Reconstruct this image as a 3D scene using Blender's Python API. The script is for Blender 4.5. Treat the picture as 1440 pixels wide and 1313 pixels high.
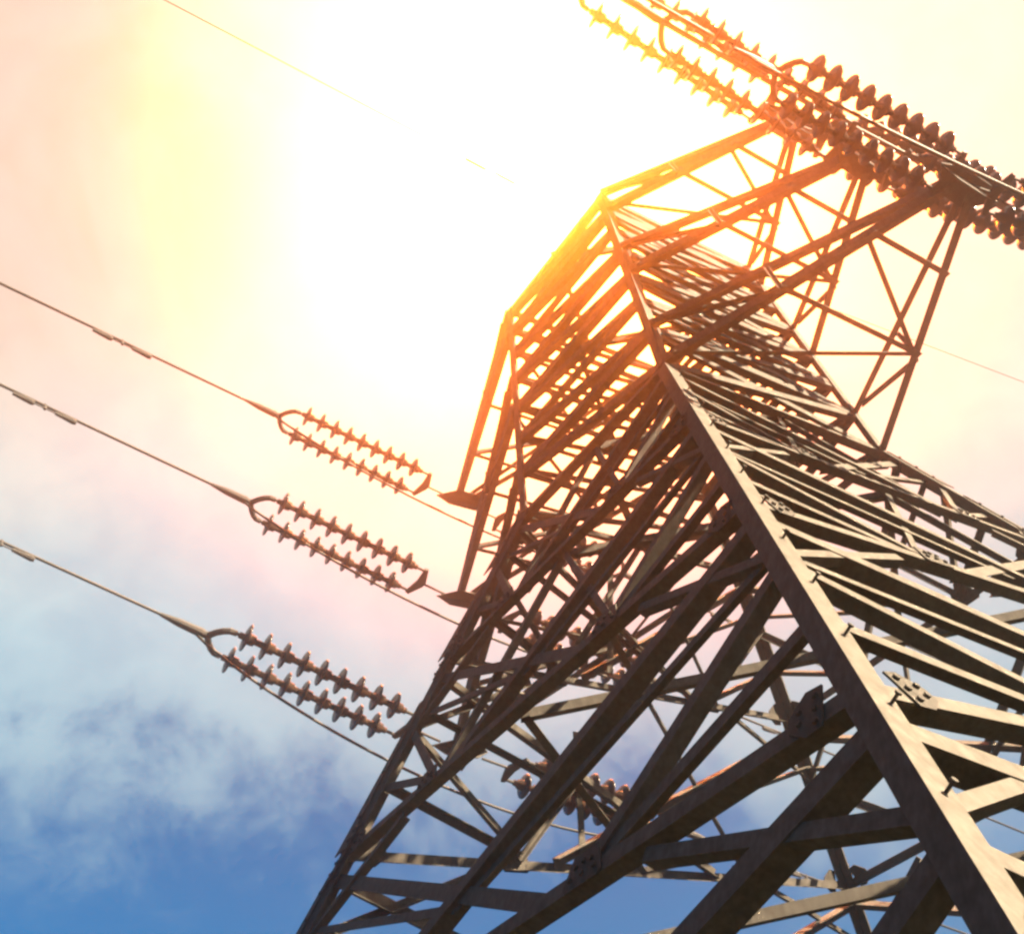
import bpy, bmesh, math, random
from mathutils import Vector, Matrix
random.seed(7)
for o in list(bpy.data.objects): bpy.data.objects.remove(o)
C = bpy.context.scene.collection
S = 2.3            # metres per tower unit
Z0 = 4.83          # tower units from the ground datum up to the waist

def W(x, y, z):    # tower units -> metres
    return Vector((x*S, y*S, (z+Z0)*S))

# ------------------------------------------------------------------ camera
sc = bpy.context.scene
cam = bpy.data.cameras.new('camera'); co = bpy.data.objects.new('camera', cam); C.objects.link(co)
RIGHT = Vector((-0.81381044, 0.55109494, -0.1844097))
DOWN = Vector((-0.24553619, -0.61368866, -0.75039869))
FWD = Vector((-0.52671106, -0.56540304, 0.63474))
M = Matrix((RIGHT, -DOWN, -FWD)).transposed().to_4x4()
M.translation = W(4.7455786, 3.31833441, -4.13314011)
co.matrix_world = M
cam.sensor_width = 36; cam.lens = 36*1500.1/1440
cam.clip_start = 0.05; cam.clip_end = 5000
sc.camera = co

# ------------------------------------------------------------------ sky
SUN_EL, SUN_AZ = math.radians(34), math.radians(122)      # azimuth measured from +X towards +Y
sun_dir = Vector((math.cos(SUN_EL)*math.cos(SUN_AZ), math.cos(SUN_EL)*math.sin(SUN_AZ), math.sin(SUN_EL)))
wd = bpy.data.worlds.new('World'); sc.world = wd; wd.use_nodes = True
nt = wd.node_tree; nt.nodes.clear()
def N(t, **kw):
    n = nt.nodes.new(t)
    for k, v in kw.items(): setattr(n, k, v)
    return n
def L(a, b): nt.links.new(a, b)
def mth(op, a, b=None, c=None, clamp=False):
    n = N('ShaderNodeMath', operation=op); n.use_clamp = clamp
    for i, v in enumerate((a, b, c)):
        if v is None: continue
        if isinstance(v, (int, float)): n.inputs[i].default_value = v
        else: L(v, n.inputs[i])
    return n.outputs[0]
def sstep(v, lo, hi, a=0.0, b=1.0):
    n = N('ShaderNodeMapRange', interpolation_type='SMOOTHSTEP')
    L(v, n.inputs[0]); n.inputs[1].default_value = lo; n.inputs[2].default_value = hi
    n.inputs[3].default_value = a; n.inputs[4].default_value = b
    return n.outputs[0]
def dotv(v, d):
    n = N('ShaderNodeVectorMath', operation='DOT_PRODUCT'); L(v, n.inputs[0]); n.inputs[1].default_value = tuple(d)
    return n.outputs['Value']
def mixc(f, a, b, mode='MIX'):
    n = N('ShaderNodeMix', data_type='RGBA', blend_type=mode)
    if isinstance(f, (int, float)): n.inputs[0].default_value = f
    else: L(f, n.inputs[0])
    for i, v in ((6, a), (7, b)):
        if isinstance(v, tuple): n.inputs[i].default_value = v + (1,)
        else: L(v, n.inputs[i])
    return n.outputs[2]
tc = N('ShaderNodeTexCoord'); dirv = tc.outputs['Generated']
sky = N('ShaderNodeTexSky', sky_type='NISHITA'); sky.sun_disc = False
sky.sun_elevation = SUN_EL; sky.sun_rotation = math.pi/2 - SUN_AZ
sky.altitude = 200; sky.air_density = 1.0; sky.dust_density = 0.6; sky.ozone_density = 2.0
def scale(col, k):
    n = N('ShaderNodeVectorMath', operation='SCALE'); L(col, n.inputs[0]); n.inputs['Scale'].default_value = k
    return n.outputs[0]
base = mixc(1.0, sky.outputs[0], (0.0, 0.37, 0.57), 'MULTIPLY')
EXPO = 3.65; KE = 2.0**-EXPO
# cloud bank: thick round the added glow, breaking up into blue towards the lower sky
def noise(scale_, detail, rough, dist=0.0, off=(0, 0, 0)):
    mp = N('ShaderNodeMapping'); L(dirv, mp.inputs[0]); mp.inputs['Location'].default_value = off
    n = N('ShaderNodeTexNoise'); L(mp.outputs[0], n.inputs['Vector'])
    n.inputs['Scale'].default_value = scale_; n.inputs['Detail'].default_value = detail
    n.inputs['Roughness'].default_value = rough; n.inputs['Distortion'].default_value = dist
    return n.outputs['Fac']
GLOW = Vector((-0.4174, -0.3745, 0.828)).normalized()       # hot spot added to the sky to light the haze, not the sun
HALO = Vector((-0.4854, -0.3564, 0.7984)).normalized()  # centre of the wide orange lobe, added to tint haze round the tower
VEIL = Vector((-0.3024, -0.4832, 0.8216)).normalized()      # thickest, brightest part of the cloud
UPV = Vector((0.10, 0.42, 0.90)).normalized()
cg = dotv(dirv, GLOW)
ang = mth('ARCCOSINE', mth('MINIMUM', cg, 0.999999)); ang3 = mth('ARCCOSINE', mth('MINIMUM', dotv(dirv, HALO), 0.999999)); ang2 = mth('ARCCOSINE', mth('MINIMUM', dotv(dirv, VEIL), 0.999999))
low = dotv(dirv, DOWN)
n1 = noise(3.2, 8, 0.62, 0.4); n2 = noise(13.0, 8, 0.68, 0.3, (3, 1, 2)); n3 = noise(1.6, 4, 0.5, 0.3, (5, 2, 7))
edge = mth('ADD', low, mth('MULTIPLY_ADD', n1, 0.42, -0.21))
edge = mth('ADD', edge, mth('MULTIPLY_ADD', n2, 0.36, -0.18))
near_halo = mth('EXPONENT', mth('MULTIPLY', mth('MULTIPLY', ang3, ang3), -1.0/(2*math.radians(16)**2)))
edge = mth('SUBTRACT', edge, mth('MULTIPLY', near_halo, 0.36))
cover = sstep(edge, 0.15, 0.35, 1.0, 0.0)
front = sstep(cg, 0.64, 0.80)
cover = mth('MULTIPLY', cover, front)
greyw = sstep(mth('ADD', low, mth('MULTIPLY_ADD', n1, 0.3, -0.15)), -0.10, 0.16)
greyw = mth('MULTIPLY', greyw, mth('SUBTRACT', 1.0, mth('MULTIPLY', near_halo, 0.95)), clamp=True)
cloud = mixc(greyw, (0.90, 0.86, 0.78), (0.46, 0.70, 0.82))
shade = mth('MULTIPLY_ADD', n2, 0.5, 0.75)
cloud = mixc(1.0, cloud, mixc(sstep(n2, 0.3, 0.7), (0.86, 0.88, 0.92), (1.06, 1.05, 1.03)), 'MULTIPLY')
PEACH = Vector((-0.05, -0.55, 0.83)).normalized()
pk = mth('MULTIPLY', sstep(dotv(dirv, PEACH), 0.955, 0.999), mth('MULTIPLY_ADD', sstep(n1, 0.34, 0.55), 0.5, 0.5))
cloud = mixc(pk, cloud, (0.82, 0.58, 0.38))
col = mixc(cover, scale(base, 0.05*0.39), scale(cloud, KE))
# glow added to the sky away from the sun: hot core, wide warm lobe
def gauss(sig, r, g, b, ang_=None):
    ang_ = ang_ or ang
    e = mth('EXPONENT', mth('MULTIPLY', mth('MULTIPLY', ang_, ang_), -1.0/(2*math.radians(sig)**2)))
    cn = N('ShaderNodeCombineXYZ')
    for i, v in enumerate((r, g, b)): cn.inputs[i].default_value = v
    s = N('ShaderNodeVectorMath', operation='SCALE'); L(cn.outputs[0], s.inputs[0]); L(e, s.inputs['Scale'])
    return s.outputs[0]
def addv(a, b):
    n = N('ShaderNodeVectorMath', operation='ADD'); L(a, n.inputs[0]); L(b, n.inputs[1]); return n.outputs[0]
col = addv(col, gauss(3.0, 150*KE, 42*KE, 1*KE)); col = addv(col, gauss(7.7, 74*KE, 12.5*KE, 1.0*KE, ang3))
col = addv(col, gauss(10, 0.08*KE, 0.05*KE, 0.16*KE, ang2))
bg = N('ShaderNodeBackground'); L(col, bg.inputs[0]); bg.inputs[1].default_value = 1.0
out = N('ShaderNodeOutputWorld'); L(bg.outputs[0], out.inputs[0])
wd.cycles.sampling_method = 'MANUAL'; wd.cycles.sample_map_resolution = 1024

# ------------------------------------------------------------------ sun, exposure
sd = bpy.data.lights.new('sun', 'SUN'); sd.energy = 5.0; sd.angle = math.radians(0.5); sd.color = (1.0, 0.78, 0.52)
so = bpy.data.objects.new('sun', sd); C.objects.link(so); so.location = (0, 0, 35)
so.rotation_euler = sun_dir.to_track_quat('Z', 'Y').to_euler()
sc.view_settings.view_transform = 'Standard'; sc.view_settings.look = 'None'
sc.view_settings.exposure = EXPO; sc.view_settings.gamma = 1.0; sc.view_settings.use_curve_mapping = False
sc.cycles.pixel_filter_type = 'BLACKMAN_HARRIS'; sc.cycles.filter_width = 2.6
sc.render.engine = 'CYCLES'; sc.cycles.use_denoising = True
sc.cycles.volume_bounces = 0; sc.cycles.max_bounces = 6

# ------------------------------------------------------------------ materials
def material(name, col, rough, metal=0.0, var=0.25, scale_=6.0, rust=None, bump=0.15, spec=0.02):
    m = bpy.data.materials.new(name); m.use_nodes = True
    t = m.node_tree; b = t.nodes['Principled BSDF']
    b.inputs['Specular IOR Level'].default_value = spec
    b.inputs['Roughness'].default_value = rough; b.inputs['Metallic'].default_value = metal
    tcn = t.nodes.new('ShaderNodeTexCoord')
    nz = t.nodes.new('ShaderNodeTexNoise'); nz.inputs['Scale'].default_value = scale_; nz.inputs['Detail'].default_value = 8
    nz.inputs['Roughness'].default_value = 0.65
    t.links.new(tcn.outputs['Object'], nz.inputs['Vector'])
    r = t.nodes.new('ShaderNodeValToRGB'); t.links.new(nz.outputs['Fac'], r.inputs[0])
    r.color_ramp.elements[0].position = 0.3; r.color_ramp.elements[1].position = 0.72
    r.color_ramp.elements[0].color = tuple(c*(1-var) for c in col) + (1,)
    r.color_ramp.elements[1].color = tuple(min(1, c*(1+var)) for c in col) + (1,)
    last = r.outputs[0]
    if rust:
        mp = t.nodes.new('ShaderNodeMapping'); mp.inputs['Scale'].default_value = (1.0, 1.0, 0.12)
        t.links.new(tcn.outputs['Object'], mp.inputs[0])
        n3_ = t.nodes.new('ShaderNodeTexNoise'); n3_.inputs['Scale'].default_value = 26; n3_.inputs['Detail'].default_value = 6
        t.links.new(mp.outputs[0], n3_.inputs['Vector'])
        r3 = t.nodes.new('ShaderNodeValToRGB'); t.links.new(n3_.outputs['Fac'], r3.inputs[0])
        r3.color_ramp.elements[0].position = 0.35; r3.color_ramp.elements[1].position = 0.66
        r3.color_ramp.elements[0].color = (0.84, 0.83, 0.82, 1); r3.color_ramp.elements[1].color = (1.15, 1.15, 1.16, 1)
        m3 = t.nodes.new('ShaderNodeMix'); m3.data_type = 'RGBA'; m3.blend_type = 'MULTIPLY'; m3.inputs[0].default_value = 1
        t.links.new(last, m3.inputs[6]); t.links.new(r3.outputs[0], m3.inputs[7]); last = m3.outputs[2]
        n2_ = t.nodes.new('ShaderNodeTexNoise'); n2_.inputs['Scale'].default_value = scale_*0.7; n2_.inputs['Detail'].default_value = 10
        n2_.inputs['Roughness'].default_value = 0.75
        t.links.new(tcn.outputs['Object'], n2_.inputs['Vector'])
        r2 = t.nodes.new('ShaderNodeValToRGB'); t.links.new(n2_.outputs['Fac'], r2.inputs[0])
        r2.color_ramp.elements[0].position = 0.62; r2.color_ramp.elements[1].position = 0.74
        mx = t.nodes.new('ShaderNodeMix'); mx.data_type = 'RGBA'
        t.links.new(r2.outputs[0], mx.inputs[0]); t.links.new(last, mx.inputs[6]); mx.inputs[7].default_value = tuple(rust) + (1,)
        last = mx.outputs[2]
    t.links.new(last, b.inputs['Base Color'])
    bp = t.nodes.new('ShaderNodeBump'); bp.inputs['Strength'].default_value = bump; bp.inputs['Distance'].default_value = 0.01
    t.links.new(nz.outputs['Fac'], bp.inputs['Height']); t.links.new(bp.outputs[0], b.inputs['Normal'])
    return m
STEEL = material('weathered_steel', (0.066, 0.061, 0.054), 0.6, 0.0, 0.26, 8.0, (0.05, 0.029, 0.017))
STEEL2 = material('dull_steel', (0.045, 0.042, 0.038), 0.6, 0.0, 0.25, 7.0, (0.04, 0.023, 0.014))
IRON = material('cast_iron_fitting', (0.045, 0.042, 0.04), 0.5, 0.2, 0.2, 14.0)
GLASSY = material('brown_glazed_insulator', (0.03, 0.018, 0.012), 0.22, 0.0, 0.2, 10.0, None, 0.02, 0.2)
WIRE = material('aluminium_strand', (0.035, 0.034, 0.032), 0.5, 0.4, 0.15, 20.0)
GRASS = material('dry_grass', (0.022, 0.023, 0.012), 0.95, 0.0, 0.45, 0.35, (0.028, 0.022, 0.014), 0.5)
CONC = material('footing_concrete', (0.30, 0.29, 0.27), 0.9, 0.0, 0.2, 4.0)

# ------------------------------------------------------------------ mesh helpers
def link_mesh(name, bm, mat, parent=None, smooth=False):
    bmesh.ops.recalc_face_normals(bm, faces=bm.faces)
    me = bpy.data.meshes.new(name); bm.to_mesh(me); bm.free()
    me.materials.append(mat)
    if smooth:
        for p in me.polygons: p.use_smooth = True
    o = bpy.data.objects.new(name, me); C.objects.link(o)
    if parent is not None: o.parent = parent; o.matrix_parent_inverse = parent.matrix_world.inverted()
    return o
def prism(bm, poly, a, b, u, v):
    """extrude a 2D polygon (in u,v) from a to b"""
    r0 = [bm.verts.new(a + u*x + v*y) for x, y in poly]; r1 = [bm.verts.new(b + u*x + v*y) for x, y in poly]
    n = len(poly)
    for i in range(n): bm.faces.new((r0[i], r0[(i+1) % n], r1[(i+1) % n], r1[i]))
    bm.faces.new(r0[::-1]); bm.faces.new(r1)
def angle_bar(bm, a, b, u, v, w1, w2, t):
    """L section: corner line a-b, flange w1 along u, flange w2 along v, thickness t"""
    d = (b-a).normalized()
    u = (u - d*u.dot(d)).normalized(); v = (v - d*v.dot(d)); v = (v - u*v.dot(u)).normalized()
    prism(bm, [(0, 0), (w1, 0), (w1, t), (t, t), (t, w2), (0, w2)], a, b, u, v)
def box(bm, c, ax, ay, az):
    vs = []
    for i in (-1, 1):
        for j in (-1, 1):
            for k in (-1, 1): vs.append(bm.verts.new(c + ax*i + ay*j + az*k))
    for f in ((0, 1, 3, 2), (4, 6, 7, 5), (0, 4, 5, 1), (2, 3, 7, 6), (0, 2, 6, 4), (1, 5, 7, 3)):
        bm.faces.new([vs[i] for i in f])
def frame_of(d):
    d = d.normalized(); h = Vector((0, 0, 1)) if abs(d.z) < 0.9 else Vector((1, 0, 0))
    u = d.cross(h).normalized(); return u, d.cross(u).normalized()
def tube(bm, pts, r, seg=8):
    rings = []
    for i, p in enumerate(pts):
        d = (pts[min(i+1, len(pts)-1)] - pts[max(i-1, 0)]); u, v = frame_of(d)
        rr = r[i] if isinstance(r, (list, tuple)) else r
        rings.append([bm.verts.new(p + (u*math.cos(2*math.pi*k/seg) + v*math.sin(2*math.pi*k/seg))*rr) for k in range(seg)])
    for a, b in zip(rings, rings[1:]):
        for k in range(seg): bm.faces.new((a[k], a[(k+1) % seg], b[(k+1) % seg], b[k]))
    bm.faces.new(rings[0][::-1]); bm.faces.new(rings[-1])
def plate(bm, pts, n, t):
    """flat polygon of points, thickness t along n"""
    a = [bm.verts.new(p - n*t/2) for p in pts]; b = [bm.verts.new(p + n*t/2) for p in pts]
    k = len(pts)
    for i in range(k): bm.faces.new((a[i], a[(i+1) % k], b[(i+1) % k], b[i]))
    bm.faces.new(a[::-1]); bm.faces.new(b)
def bolt(bm, p, n, r=0.022, h=0.02):
    tube(bm, [p, p + n*h], r, 6)

# ------------------------------------------------------------------ ground
def ground_h(x, y):
    g = 0.21*60*math.tanh(x/60.0) - 1.5
    r = math.hypot(x, y)
    return g + 0.05*math.sin(x*0.9+1)*math.cos(y*0.8) + min(r/60, 1)*0.5*math.sin(x*0.07)*math.cos(y*0.09+1)
bm = bmesh.new()
ax = [-420, -300, -200, -140, -100, -75] + [x*2.5 for x in range(-24, 25)] + [75, 100, 140, 200, 300, 420]
gv = [[bm.verts.new((x, y, ground_h(x, y))) for y in ax] for x in ax]
for i in range(len(ax)-1):
    for j in range(len(ax)-1): bm.faces.new((gv[i][j], gv[i+1][j], gv[i+1][j+1], gv[i][j+1]))
g = link_mesh('ground', bm, GRASS, None, True); g['kind'] = 'structure'

# ------------------------------------------------------------------ tower geometry (tower units)
ZT = 1.953
A_TOP, A_RAT, TAP, TAPR, YR = 0.7608, 1.074, 0.5315, 1.0857, 0.7378
def half(z):
    if z > 0:
        return 1-(1-A_TOP)*z/ZT, (1-(1-A_TOP*A_RAT)*z/ZT)*YR
    return 1-TAP*z, (1-TAP*TAPR*z)*YR
SG = {'N': (1, 1), 'L': (1, -1), 'R': (-1, 1), 'F': (-1, -1)}
def leg_pt(k, z):
    hx, hy = half(z); s = SG[k]; return W(s[0]*hx, s[1]*hy, z)
FACES = [('N', 'L', Vector((1, 0, 0))), ('N', 'R', Vector((0, 1, 0))), ('L', 'F', Vector((0, -1, 0))), ('R', 'F', Vector((-1, 0, 0)))]
def fpt(f, s, z):
    a, b = leg_pt(f[0], z), leg_pt(f[1], z); return a + (b-a)*(s+1)/2
def fnormal(f, z):
    zz = 0.5 if z > 0 else -2
    a, b, c = fpt(f, -1, zz), fpt(f, 1, zz), fpt(f, -1, zz+0.4)
    n = (b-a).cross(c-a).normalized()
    return n if n.dot(f[2]) > 0 else -n

tower = bpy.data.objects.new('lattice_tower', None); C.objects.link(tower)
tower['label'] = 'tall steel lattice pylon with six crossarms, seen from below beside its near leg'
tower['category'] = 'pylon'

T_LEG = 0.024
def leg_section(k, z0, z1, w):
    bm_ = bmesh.new(); s = SG[k]
    a, b = leg_pt(k, z0), leg_pt(k, z1)
    angle_bar(bm_, a, b, Vector((-s[0], 0, 0)), Vector((0, -s[1], 0)), w, w, T_LEG)
    return bm_
for k in 'NLRF':
    bm_ = bmesh.new(); s = SG[k]
    gz = -5.9 if s[0] < 0 else -4.9
    hx, hy = half(gz); 
    ux, uy = Vector((-s[0], 0, 0)), Vector((0, -s[1], 0))
    angle_bar(bm_, leg_pt(k, gz), leg_pt(k, 0.0), ux, uy, 0.18, 0.18, T_LEG)
    angle_bar(bm_, leg_pt(k, 0.002), leg_pt(k, ZT+0.02), ux, uy, 0.14, 0.14, 0.018)
    lo = link_mesh('leg', bm_, STEEL, tower)
    # splice angles outside the leg with bolt rows
    for zc in () if k == 'N' else (-0.93, -1.95, -3.07, -4.15):
        bs = bmesh.new()
        d = (leg_pt(k, zc-0.1)-leg_pt(k, zc+0.1)).normalized()
        a, b = leg_pt(k, zc+0.13), leg_pt(k, zc-0.13)
        off = Vector((s[0], s[1], 0))*0.005
        for wdir, nrm in ((ux, Vector((0, s[1], 0))), (uy, Vector((s[0], 0, 0)))):
            c0, c1 = a + wdir*0.03 + nrm*0.013, b + wdir*0.03 + nrm*0.013
            plate(bs, [c0, c0 + wdir*0.12, c1 + wdir*0.12, c1], nrm, 0.018)
            for q in range(5):
                for ww in (0.07, 0.13):
                    p = c0 + (c1-c0)*(q+0.5)/5 + wdir*(ww-0.03) + nrm*0.009
                    bolt(bs, p, nrm)
        link_mesh('splice_plate', bs, STEEL2, lo)
    gp = leg_pt(k, -4.83); zg = ground_h(gp.x, gp.y)
    zu = zg/S - Z0
    fp = leg_pt(k, zu)
    bf = bmesh.new()
    for r0, r1, h0, h1 in ((0.75, 0.75, -1.2, 0.05), (0.5, 0.42, 0.05, 0.45)):
        vs = []
        for r_, h_ in ((r0, h0), (r1, h1)):
            vs.append([bf.verts.new(fp + Vector((sx*r_, sy*r_, h_))) for sx, sy in ((-1, -1), (1, -1), (1, 1), (-1, 1))])
        for i in range(4): bf.faces.new((vs[0][i], vs[0][(i+1) % 4], vs[1][(i+1) % 4], vs[1][i]))
        bf.faces.new(vs[1]); bf.faces.new(vs[0][::-1])
    link_mesh('footing', bf, CONC, tower)

def brace(name, f, s0, z0, s1, z1, w, inset=0.03, flip=False, mat=None, w2=None, parent=tower):
    """angle bar lying in a face of the tower"""
    n = fnormal(f, 0.5*(z0+z1))
    a, b = fpt(f, s0, z0) - n*inset, fpt(f, s1, z1) - n*inset
    d = (b-a).normalized(); e = n.cross(d)
    if e.z < 0: e = -e
    if flip: e = -e
    bm_ = bmesh.new(); angle_bar(bm_, a - e*w/2, b - e*w/2, e, -n, w, w2 or w, 0.012)
    return link_mesh(name, bm_, mat or STEEL, parent)
def gusset(f, s, z, r, parent=tower):
    n = fnormal(f, z); c = fpt(f, s, z) - n*0.018
    h = (fpt(f, 1, z)-fpt(f, -1, z)).normalized(); v = n.cross(h)
    if v.z < 0: v = -v
    pts = [c + h*x*r + v*y*r for x, y in ((-1.1, -0.25), (-0.7, 0.95), (0.7, 0.95), (1.1, -0.25), (0.9, -0.45), (-0.9, -0.45))]
    bm_ = bmesh.new(); plate(bm_, pts, n, 0.014)
    for x, y in ((-0.7, 0.0), (-0.45, 0.4), (0.45, 0.4), (0.7, 0.0), (0, 0.5), (0, 0)):
        bolt(bm_, c + h*x*r + v*y*r + n*0.007, n); bolt(bm_, c + h*x*r + v*y*r - n*0.007, -n)
    return link_mesh('gusset_plate', bm_, STEEL2, parent)

LEVELS = [0.0, -0.93, -1.95, -3.07, -4.25, -5.4]
for fi, f in enumerate(FACES):
    for i in range(1, len(LEVELS)-1):
        zt, zb = LEVELS[i-1], LEVELS[i]; h = zt-zb
        if zb < -4.4: break
        big = 1.0 + 0.12*(i-1)
        brace('horizontal_brace', f, -0.985, zb, 0.985, zb, 0.11*big, 0.03)
        gusset(f, -0.45, zb, 0.20); gusset(f, 0.45, zb, 0.20)
        for sgn in (-1, 1):
            brace('diagonal_brace', f, sgn*0.98, zt-0.10*h, -sgn*0.33, zb+0.02, 0.13*big, 0.05 if sgn < 0 else 0.085, sgn > 0)
            brace('redundant_brace', f, sgn*0.975, zb+0.60*h, sgn*0.46, zb+0.06, 0.105*big, 0.055, False)
            brace('redundant_brace', f, sgn*0.975, zb+0.32*h, sgn*0.46, zb+0.04, 0.10*big, 0.075, True)
            if i <= 3:
                brace('secondary_brace', f, sgn*0.975, zt-0.30*h, 0.0, zb+0.235*h, 0.075*big, 0.10, True)
                if i <= 2: brace('secondary_brace', f, sgn*0.46, zb+0.03, sgn*0.02, zt-0.01, 0.075*big, 0.11)
            gl = fnormal(f, zb); c0 = fpt(f, sgn*0.93, zb+0.02) - gl*0.022
            bm_ = bmesh.new(); hh = (fpt(f, -sgn, zb)-c0).normalized(); vv = gl.cross(hh)
            if vv.z < 0: vv = -vv
            plate(bm_, [c0 + hh*x + vv*y for x, y in ((-0.03, -0.16), (-0.03, 0.16), (0.10, 0.18), (0.24, 0.05), (0.24, -0.06), (0.10, -0.17))], gl, 0.014)
            for x, y in ((0.02, -0.10), (0.02, 0.0), (0.02, 0.10), (0.15, 0.05), (0.15, -0.04)): bolt(bm_, c0 + hh*x + vv*y + gl*0.007, gl)
            link_mesh('leg_gusset', bm_, STEEL2, tower)
            if zb > -4.2:
                brace('knee_brace', f, sgn*0.975, zb-0.34*1.1, sgn*0.58, zb-0.05, 0.085*big, 0.06)
    # lowest open panel: two main legs of an inverted V
    for sgn in (-1, 1):
        brace('diagonal_brace', f, sgn*0.97, -5.2, sgn*0.02, -4.27, 0.2, 0.05)
    # upper body: close X panels
    UL = [0.0, 0.356, 0.66, 0.947, 1.234, 1.50, 1.741, 1.953]
    for j in range(len(UL)):
        brace('upper_horizontal', f, -0.98, UL[j], 0.98, UL[j], 0.13 if j in (0, 1, 3, 4, 6, 7) else 0.09, 0.026)
        if j < len(UL)-1:
            brace('lattice_bar', f, -0.97, UL[j]+0.02, 0.97, UL[j+1]-0.02, 0.11, 0.03)
            if fi in (1, 3): brace('lattice_bar', f, 0.97, UL[j]+0.02, -0.97, UL[j+1]-0.02, 0.11, 0.06, True)
# lapped cover angles that stop square at each node of the outer legs
for f, sgn in ((FACES[0], 1), (FACES[1], 1)):
    for zb, ln in ((-0.36, 0.34), (-0.90, 0.42), (-1.93, 0.75), (-2.45, 0.40), (-3.05, 0.45)):
        n = fnormal(f, zb); a, b = fpt(f, sgn, zb+ln) + n*0.008, fpt(f, sgn, zb) + n*0.008
        h = (fpt(f, 1, zb)-fpt(f, -1, zb)).normalized()*sgn
        bm_ = bmesh.new(); plate(bm_, [a - h*0.06, a + h*0.04, b + h*0.22, b - h*0.06], n, 0.014)
        for q in range(3): bolt(bm_, a + (b-a)*(0.2+0.3*q) - h*0.02 + n*0.007, n)
        link_mesh('lap_plate', bm_, STEEL2, tower)
# wide flat uprights in the far faces, sunlit on the inside
for s0, z0_, s1, z1_ in ((-0.33, -1.22, -0.23, -1.92), (-0.25, -0.25, -0.19, -0.85)):
    f = FACES[2]; n = fnormal(f, z0_); a, b = fpt(f, s0, z0_) - n*0.14, fpt(f, s1, z1_) - n*0.14
    h = (fpt(f, 1, z0_)-fpt(f, -1, z0_)).normalized()
    bm_ = bmesh.new(); plate(bm_, [a - h*0.055, a + h*0.055, b + h*0.055, b - h*0.055], n, 0.012)
    link_mesh('upright_plate', bm_, STEEL, tower)
# plan bracing inside the body
def plan(z, w):
    for (f1, s1), (f2, s2) in (((0, 0), (1, 0)), ((1, 0), (3, 0)), ((3, 0), (2, 0)), ((2, 0), (0, 0))):
        a, b = fpt(FACES[f1], s1, z), fpt(FACES[f2], s2, z)
        ctr = W(0, 0, z); a += (ctr-a)*0.04; b += (ctr-b)*0.04
        a.z -= 0.04; b.z -= 0.04
        bm_ = bmesh.new(); d = (b-a).normalized(); e = Vector((0, 0, 1)).cross(d)
        angle_bar(bm_, a, b, Vector((0, 0, 1)), e, w, w, 0.01)
        link_mesh('plan_brace', bm_, STEEL, tower)
for z, w in ((1.93, 0.08), (0.93, 0.08), (-0.03, 0.12), (-0.95, 0.10), (-1.97, 0.10), (-3.09, 0.10)): plan(z, w)

# step bolts up the near leg
for i in range(15):
    z = -4.3 + i*0.29
    p = leg_pt('N', z) + Vector((-0.13 if i % 2 else -0.155, 0.0, 0))
    bm_ = bmesh.new(); nrm = fnormal(FACES[1], z)
    tube(bm_, [p, p + nrm*0.06], 0.010, 6); tube(bm_, [p + nrm*0.06, p + nrm*0.075], 0.02, 6)
    link_mesh('step_bolt', bm_, STEEL2, tower)

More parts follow.
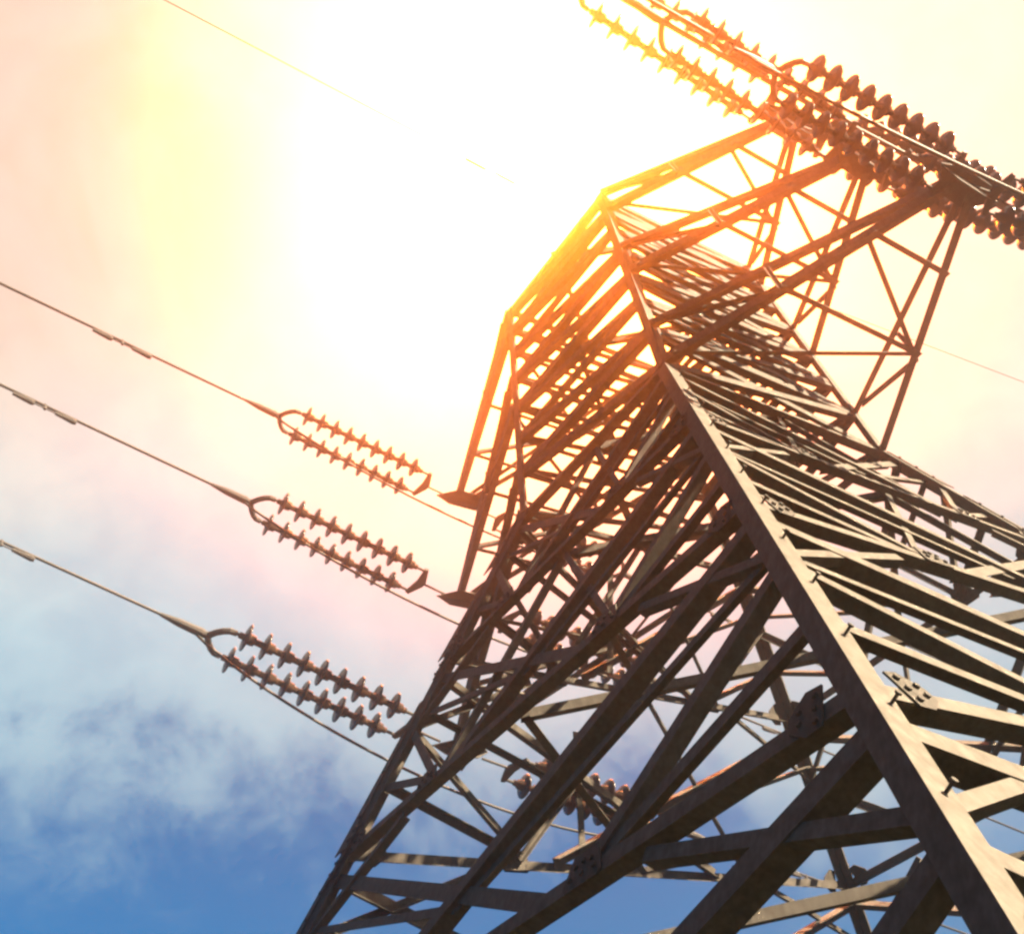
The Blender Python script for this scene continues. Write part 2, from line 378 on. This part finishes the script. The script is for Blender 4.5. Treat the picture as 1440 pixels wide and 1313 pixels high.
# ------------------------------------------------------------------ crossarms
TIP = {('R', 0): (1.733, 1.798), ('R', 1): (1.980, 1.038), ('R', 2): (2.348, 0.285),
       ('L', 0): (-2.519, 1.782), ('L', 1): (-2.765, 0.869), ('L', 2): (-3.156, -0.304)}
ZLOW = [1.741, 0.947, 0.0]; ZUP = [1.953, 1.234, 0.356]
def bar(bm_, a, b, w, up=Vector((0, 0, 1)), side=None, t=0.012):
    d = (b-a).normalized(); e = side or d.cross(up)
    angle_bar(bm_, a, b, up, e, w, w, t)
ORD = ['top', 'middle', 'lowest']
for (sd_, i), (ty, tz) in TIP.items():
    ks = ('N', 'R') if sd_ == 'R' else ('L', 'F')
    tip = W(0, ty, tz); sy = 1 if sd_ == 'R' else -1
    bm_ = bmesh.new(); low_, up_ = [], []
    for k, sx in zip(ks, (1, -1)):
        a, b = leg_pt(k, ZLOW[i]), leg_pt(k, ZUP[i])
        e = tip + Vector((sx*0.16, 0, 0)); e2 = tip + Vector((sx*0.16, -sy*0.10, 0.10))
        inward = Vector((-sx, 0, 0))
        bar(bm_, a, e, 0.125, Vector((0, 0, 1)), inward); bar(bm_, b, e2, 0.105, Vector((0, 0, 1)), inward)
        low_.append((a, e)); up_.append((b, e2))
    arm = link_mesh('crossarm', bm_, STEEL, tower)
    def lat(p, t): return p[0] + (p[1]-p[0])*t
    for t in (0.40, 0.70):
        bb = bmesh.new(); bar(bb, lat(low_[0], t), lat(low_[1], t), 0.08); link_mesh('tie_bar', bb, STEEL, arm)
    for (p, q, t0, t1) in ((low_[0], low_[1], 0.03, 0.40), (low_[1], low_[0], 0.40, 0.70)):
        bb = bmesh.new(); a, b = lat(p, t0), lat(q, t1); a = a + Vector((0, 0, 0.03)); b = b + Vector((0, 0, 0.03))
        bar(bb, a, b, 0.07); link_mesh('tie_bar', bb, STEEL, arm)
    for q in (0, 1):
        bb = bmesh.new(); bar(bb, lat(low_[q], 0.40), lat(up_[q], 0.40), 0.06, Vector((1, 0, 0))); link_mesh('tie_bar', bb, STEEL, arm)
        bb = bmesh.new(); bar(bb, lat(up_[q], 0.05), lat(low_[q], 0.40), 0.06, Vector((1, 0, 0))); link_mesh('tie_bar', bb, STEEL, arm)
    bb = bmesh.new()
    plate(bb, [tip + Vector((x, sy*y, 0)) for x, y in ((-0.62, 0.02), (-0.25, -0.30), (0.25, -0.30), (0.62, 0.02), (0.30, 0.12), (-0.30, 0.12))], Vector((0, 0, 1)), 0.02)
    plate(bb, [tip + Vector((x, 0, z)) for x, z in ((-0.60, -0.02), (0.60, -0.02), (0.35, -0.16), (-0.35, -0.16))], Vector((0, 1, 0)), 0.02)
    link_mesh('tip_plate', bb, STEEL2, arm)

# ------------------------------------------------------------------ insulator strings and wires
def lathe(bm_, prof, seg=20):
    rings = []
    for x, r in prof: rings.append([bm_.verts.new((x, r*math.cos(2*math.pi*k/seg), r*math.sin(2*math.pi*k/seg))) for k in range(seg)])
    for a, b in zip(rings, rings[1:]):
        for k in range(seg): bm_.faces.new((a[k], a[(k+1) % seg], b[(k+1) % seg], b[k]))
    bm_.faces.new(rings[0][::-1]); bm_.faces.new(rings[-1])
PITCH = 0.315
bm_ = bmesh.new()
lathe(bm_, [(-0.165, 0.05), (-0.09, 0.05), (-0.085, 0.080), (0.01, 0.090), (0.022, 0.12), (0.038, 0.205), (0.052, 0.214), (0.064, 0.200),
            (0.058, 0.15), (0.072, 0.13), (0.060, 0.10), (0.074, 0.075), (0.09, 0.05), (0.165, 0.05)])
bmesh.ops.recalc_face_normals(bm_, faces=bm_.faces)
DISC = bpy.data.meshes.new('insulator_disc'); bm_.to_mesh(DISC); bm_.free(); DISC.materials.append(GLASSY)
for p in DISC.polygons: p.use_smooth = True
HALF = 0.32     # half distance between the twin strings
def local_tube(name, pts, r, mat, root, seg=8):
    b_ = bmesh.new(); tube(b_, [Vector(p) for p in pts], r, seg); return link_local(name, b_, mat, root)
def link_local(name, b_, mat, root):
    bmesh.ops.recalc_face_normals(b_, faces=b_.faces)
    me = bpy.data.meshes.new(name); b_.to_mesh(me); b_.free(); me.materials.append(mat)
    o = bpy.data.objects.new(name, me); C.objects.link(o); o.parent = root; return o
N_DISC = 9
X_NEAR = 0.98; X_FAR = X_NEAR + N_DISC*PITCH + 0.25 + 0.28
def make_string():
    root = bpy.data.objects.new('insulator_string', None); C.objects.link(root)
    root['category'] = 'insulator'; root['group'] = 'double insulator strings hung from the crossarms'
    local_tube('link_rod', [(0.40, 0, 0), (X_NEAR, 0, 0)], 0.022, IRON, root)
    b_ = bmesh.new()
    plate(b_, [Vector(p) for p in ((X_NEAR-0.10, -0.06, 0), (X_NEAR-0.10, 0.06, 0), (X_NEAR+0.03, HALF+0.07, 0), (X_NEAR+0.10, HALF+0.05, 0), (X_NEAR+0.06, 0, 0), (X_NEAR+0.10, -HALF-0.05, 0), (X_NEAR+0.03, -HALF-0.07, 0))], Vector((0, 0, 1)), 0.05)
    link_local('near_yoke', b_, IRON, root)
    for s in (-1, 1):
        local_tube('end_rod', [(X_NEAR+0.06, s*HALF, 0), (X_NEAR+0.25, s*HALF, 0)], 0.026, IRON, root)
        for k in range(N_DISC):
            d = bpy.data.objects.new('insulator_disc', DISC); C.objects.link(d); d.parent = root
            d.location = (X_NEAR + 0.25 + (k+0.5)*PITCH, s*HALF, 0)
        x1 = X_NEAR + 0.25 + N_DISC*PITCH
        local_tube('end_rod', [(x1-0.02, s*HALF, 0), (x1+0.10, s*HALF, 0)], 0.026, IRON, root)
        local_tube('far_yoke', [(x1+0.04, s*HALF, 0), (x1+0.14, s*(HALF-0.01), 0), (x1+0.22, s*(HALF-0.07), 0), (x1+0.30, s*0.15, 0), (x1+0.34, s*0.07, 0), (x1+0.37, s*0.02, 0)], [0.045, 0.05, 0.05, 0.05, 0.05, 0.055], IRON, root)
    b_ = bmesh.new()
    tube(b_, [Vector((X_FAR+0.10, 0, 0)), Vector((X_FAR+0.2, 0, 0)), Vector((X_FAR+0.55, 0, 0)), Vector((X_FAR+0.85, 0, 0))], [0.05, 0.075, 0.065, 0.03], 10)
    link_local('tension_clamp', b_, IRON, root)
    return root
def kids(o): return [c for c in bpy.data.objects if c.parent == o]
proto = None
RISE = {('L', 0): 0.245, ('L', 1): 0.285, ('L', 2): 0.325, ('R', 0): 0.40, ('R', 1): 0.40, ('R', 2): 0.18}
FALL = {('L', 0): 0.20, ('L', 1): 0.215, ('L', 2): 0.23, ('R', 0): 0.16, ('R', 1): 0.16, ('R', 2): 0.16}
SWAY = {('R', 0, -1): 0.20, ('R', 1, -1): 0.22, ('R', 2, -1): 0.24, ('R', 0, 1): -0.06, ('R', 1, 1): -0.07, ('R', 2, 1): -0.085}
SCL = {('L', 0): 0.93, ('L', 1): 1.03, ('L', 2): 1.15, ('R', 0): 0.98, ('R', 1): 0.88, ('R', 2): 0.80}
DROP = {('L', 0): 0.62, ('L', 1): 0.75, ('L', 2): 1.15, ('R', 0): 0.4, ('R', 1): 0.4, ('R', 2): 0.4}
SIDE = {'L': 'left', 'R': 'right'}
for key, (ty, tz) in TIP.items():
    tip = W(0, ty, tz); sdn, i = key
    ends = {}
    for sx in (1, -1):
        sl = RISE[key] if sx > 0 else -FALL[key]
        d = Vector((sx, SWAY.get((sdn, i, sx), 0.0), sl)).normalized()
        if proto is None: proto = make_string(); r = proto
        else:
            r = proto.copy(); C.objects.link(r)
            for ch in kids(proto):
                c2 = ch.copy(); C.objects.link(c2); c2.parent = r
        zv = d.cross(Vector((0, sx, 0))).normalized(); yv = zv.cross(d).normalized(); k_ = SCL[key]
        mm = Matrix((d*k_, yv*k_, zv*k_)).transposed().to_4x4(); mm.translation = tip + Vector((0, 0, -0.05)) - d*(0.42 if sdn == 'R' else 0.0)
        r.matrix_world = mm
        where = {('L', 1): 'in open sky left of the %s left crossarm', ('L', -1): 'behind the tower, right of the %s left crossarm tip',
                 ('R', 1): 'reaching up left from the %s right crossarm tip', ('R', -1): 'running right from the %s right crossarm tip'}[(sdn, sx)] % ORD[i]
        r['label'] = 'double disc insulator string ' + where
        p0 = tip + Vector((0, 0, -0.05)) + d*(X_FAR + 0.7)*SCL[key]
        ends[sx] = (p0, d)
        # conductor
        length = 30.0; pts = []
        for k in range(41):
            t = (k/40)**1.6*length
            pts.append(p0 + d*t)
        b_ = bmesh.new(); tube(b_, pts, 0.026, 8)
        w_ = link_mesh('conductor', b_, WIRE, None, True)
        w_['category'] = 'power line'; w_['group'] = 'conductors leaving the crossarms'
        w_['label'] = 'conductor wire drawn from the insulators ' + {1: 'up left from the %s %s crossarm', -1: 'away right from the %s %s crossarm'}[sx] % (ORD[i], SIDE[sdn])
        # vibration damper: messenger with two weights slung under the wire
        off = {0: 2.55, 1: 3.2, 2: 2.9}[i]
        def on_wire(t): return p0 + d*t
        b_ = bmesh.new()
        for a_, c_ in ((off-0.55, off-0.18), (off+0.18, off+0.55)):
            tube(b_, [on_wire(a_) + Vector((0, 0, -0.06)), on_wire(a_+0.05) + Vector((0, 0, -0.06)), on_wire(c_) + Vector((0, 0, -0.06))], [0.035, 0.05, 0.03], 8)
        tube(b_, [on_wire(off-0.3) + Vector((0, 0, -0.06)), on_wire(off+0.3) + Vector((0, 0, -0.06))], 0.012, 6)
        tube(b_, [on_wire(off) + Vector((0, 0, -0.08)), on_wire(off) + Vector((0, 0, 0.03))], 0.03, 6)
        link_mesh('vibration_damper', b_, IRON, w_)
    # jumper loop under the arm tip
    a, b = ends[1][0] - ends[1][1]*0.35, ends[-1][0] - ends[-1][1]*0.35
    pts = []
    for k in range(33):
        t = k/32; p = a.lerp(b, t); p.z -= DROP[key]*(1-(2*t-1)**2)**0.8; pts.append(p)
    b_ = bmesh.new(); tube(b_, pts, 0.026, 8); j = link_mesh('jumper_wire', b_, WIRE, None, True)
    j['category'] = 'jumper wire'; j['group'] = 'jumper loops under the crossarm tips'
    j['label'] = 'thin slack wire looped below the tip of the %s %s crossarm' % (ORD[i], SIDE[sdn])
# earth wire over the tower head
pts = [W(x, y, z) for x, y, z in ((24, 0.9, 3.6), (12, 0.6, 2.7), (3.8, 0.37, 2.2), (0.66, 0.27, 2.15), (0, 0.3, 2.13), (-1.96, 0.48, 2.2), (-4.62, 0.68, 2.2), (-12, 1.0, 2.1), (-24, 1.2, 2.0))]
b_ = bmesh.new(); tube(b_, pts, 0.009, 6); ew = link_mesh('earth_wire', b_, WIRE, None, True)
ew['category'] = 'earth wire'; ew['label'] = 'hair thin earth wire passing over the head of the pylon'
b_ = bmesh.new()
for t in (1.25, 1.5): tube(b_, [W(t, 0.29, 2.16), W(t+0.16, 0.295, 2.165)], 0.018, 6)
link_mesh('vibration_damper', b_, IRON, ew)
bm_ = bmesh.new(); a, b = fpt(FACES[1], 0, ZT), W(0, 0.3, 2.13)
bar(bm_, a, b, 0.08, Vector((1, 0, 0))); a2 = fpt(FACES[3], 0, ZT)
bar(bm_, fpt(FACES[0], 0, ZT), b, 0.08); bar(bm_, a2, b, 0.08)
link_mesh('earth_wire_bracket', bm_, STEEL, tower)

# ------------------------------------------------------------------ haze
bm_ = bmesh.new(); box(bm_, Vector((0, 0, 3.5)), Vector((424, 0, 0)), Vector((0, 424, 0)), Vector((0, 0, 20.0)))
hz = link_mesh('haze', bm_, STEEL); hz['kind'] = 'stuff'
hm = bpy.data.materials.new('haze_air'); hm.use_nodes = True; t = hm.node_tree; t.nodes.clear()
pv = t.nodes.new('ShaderNodeVolumePrincipled'); mo = t.nodes.new('ShaderNodeOutputMaterial'); t.links.new(pv.outputs[0], mo.inputs['Volume'])
pv.inputs['Color'].default_value = (1.0, 0.94, 0.86, 1); pv.inputs['Density'].default_value = 0.0072; pv.inputs['Anisotropy'].default_value = 0.97
hz.data.materials.clear(); hz.data.materials.append(hm)
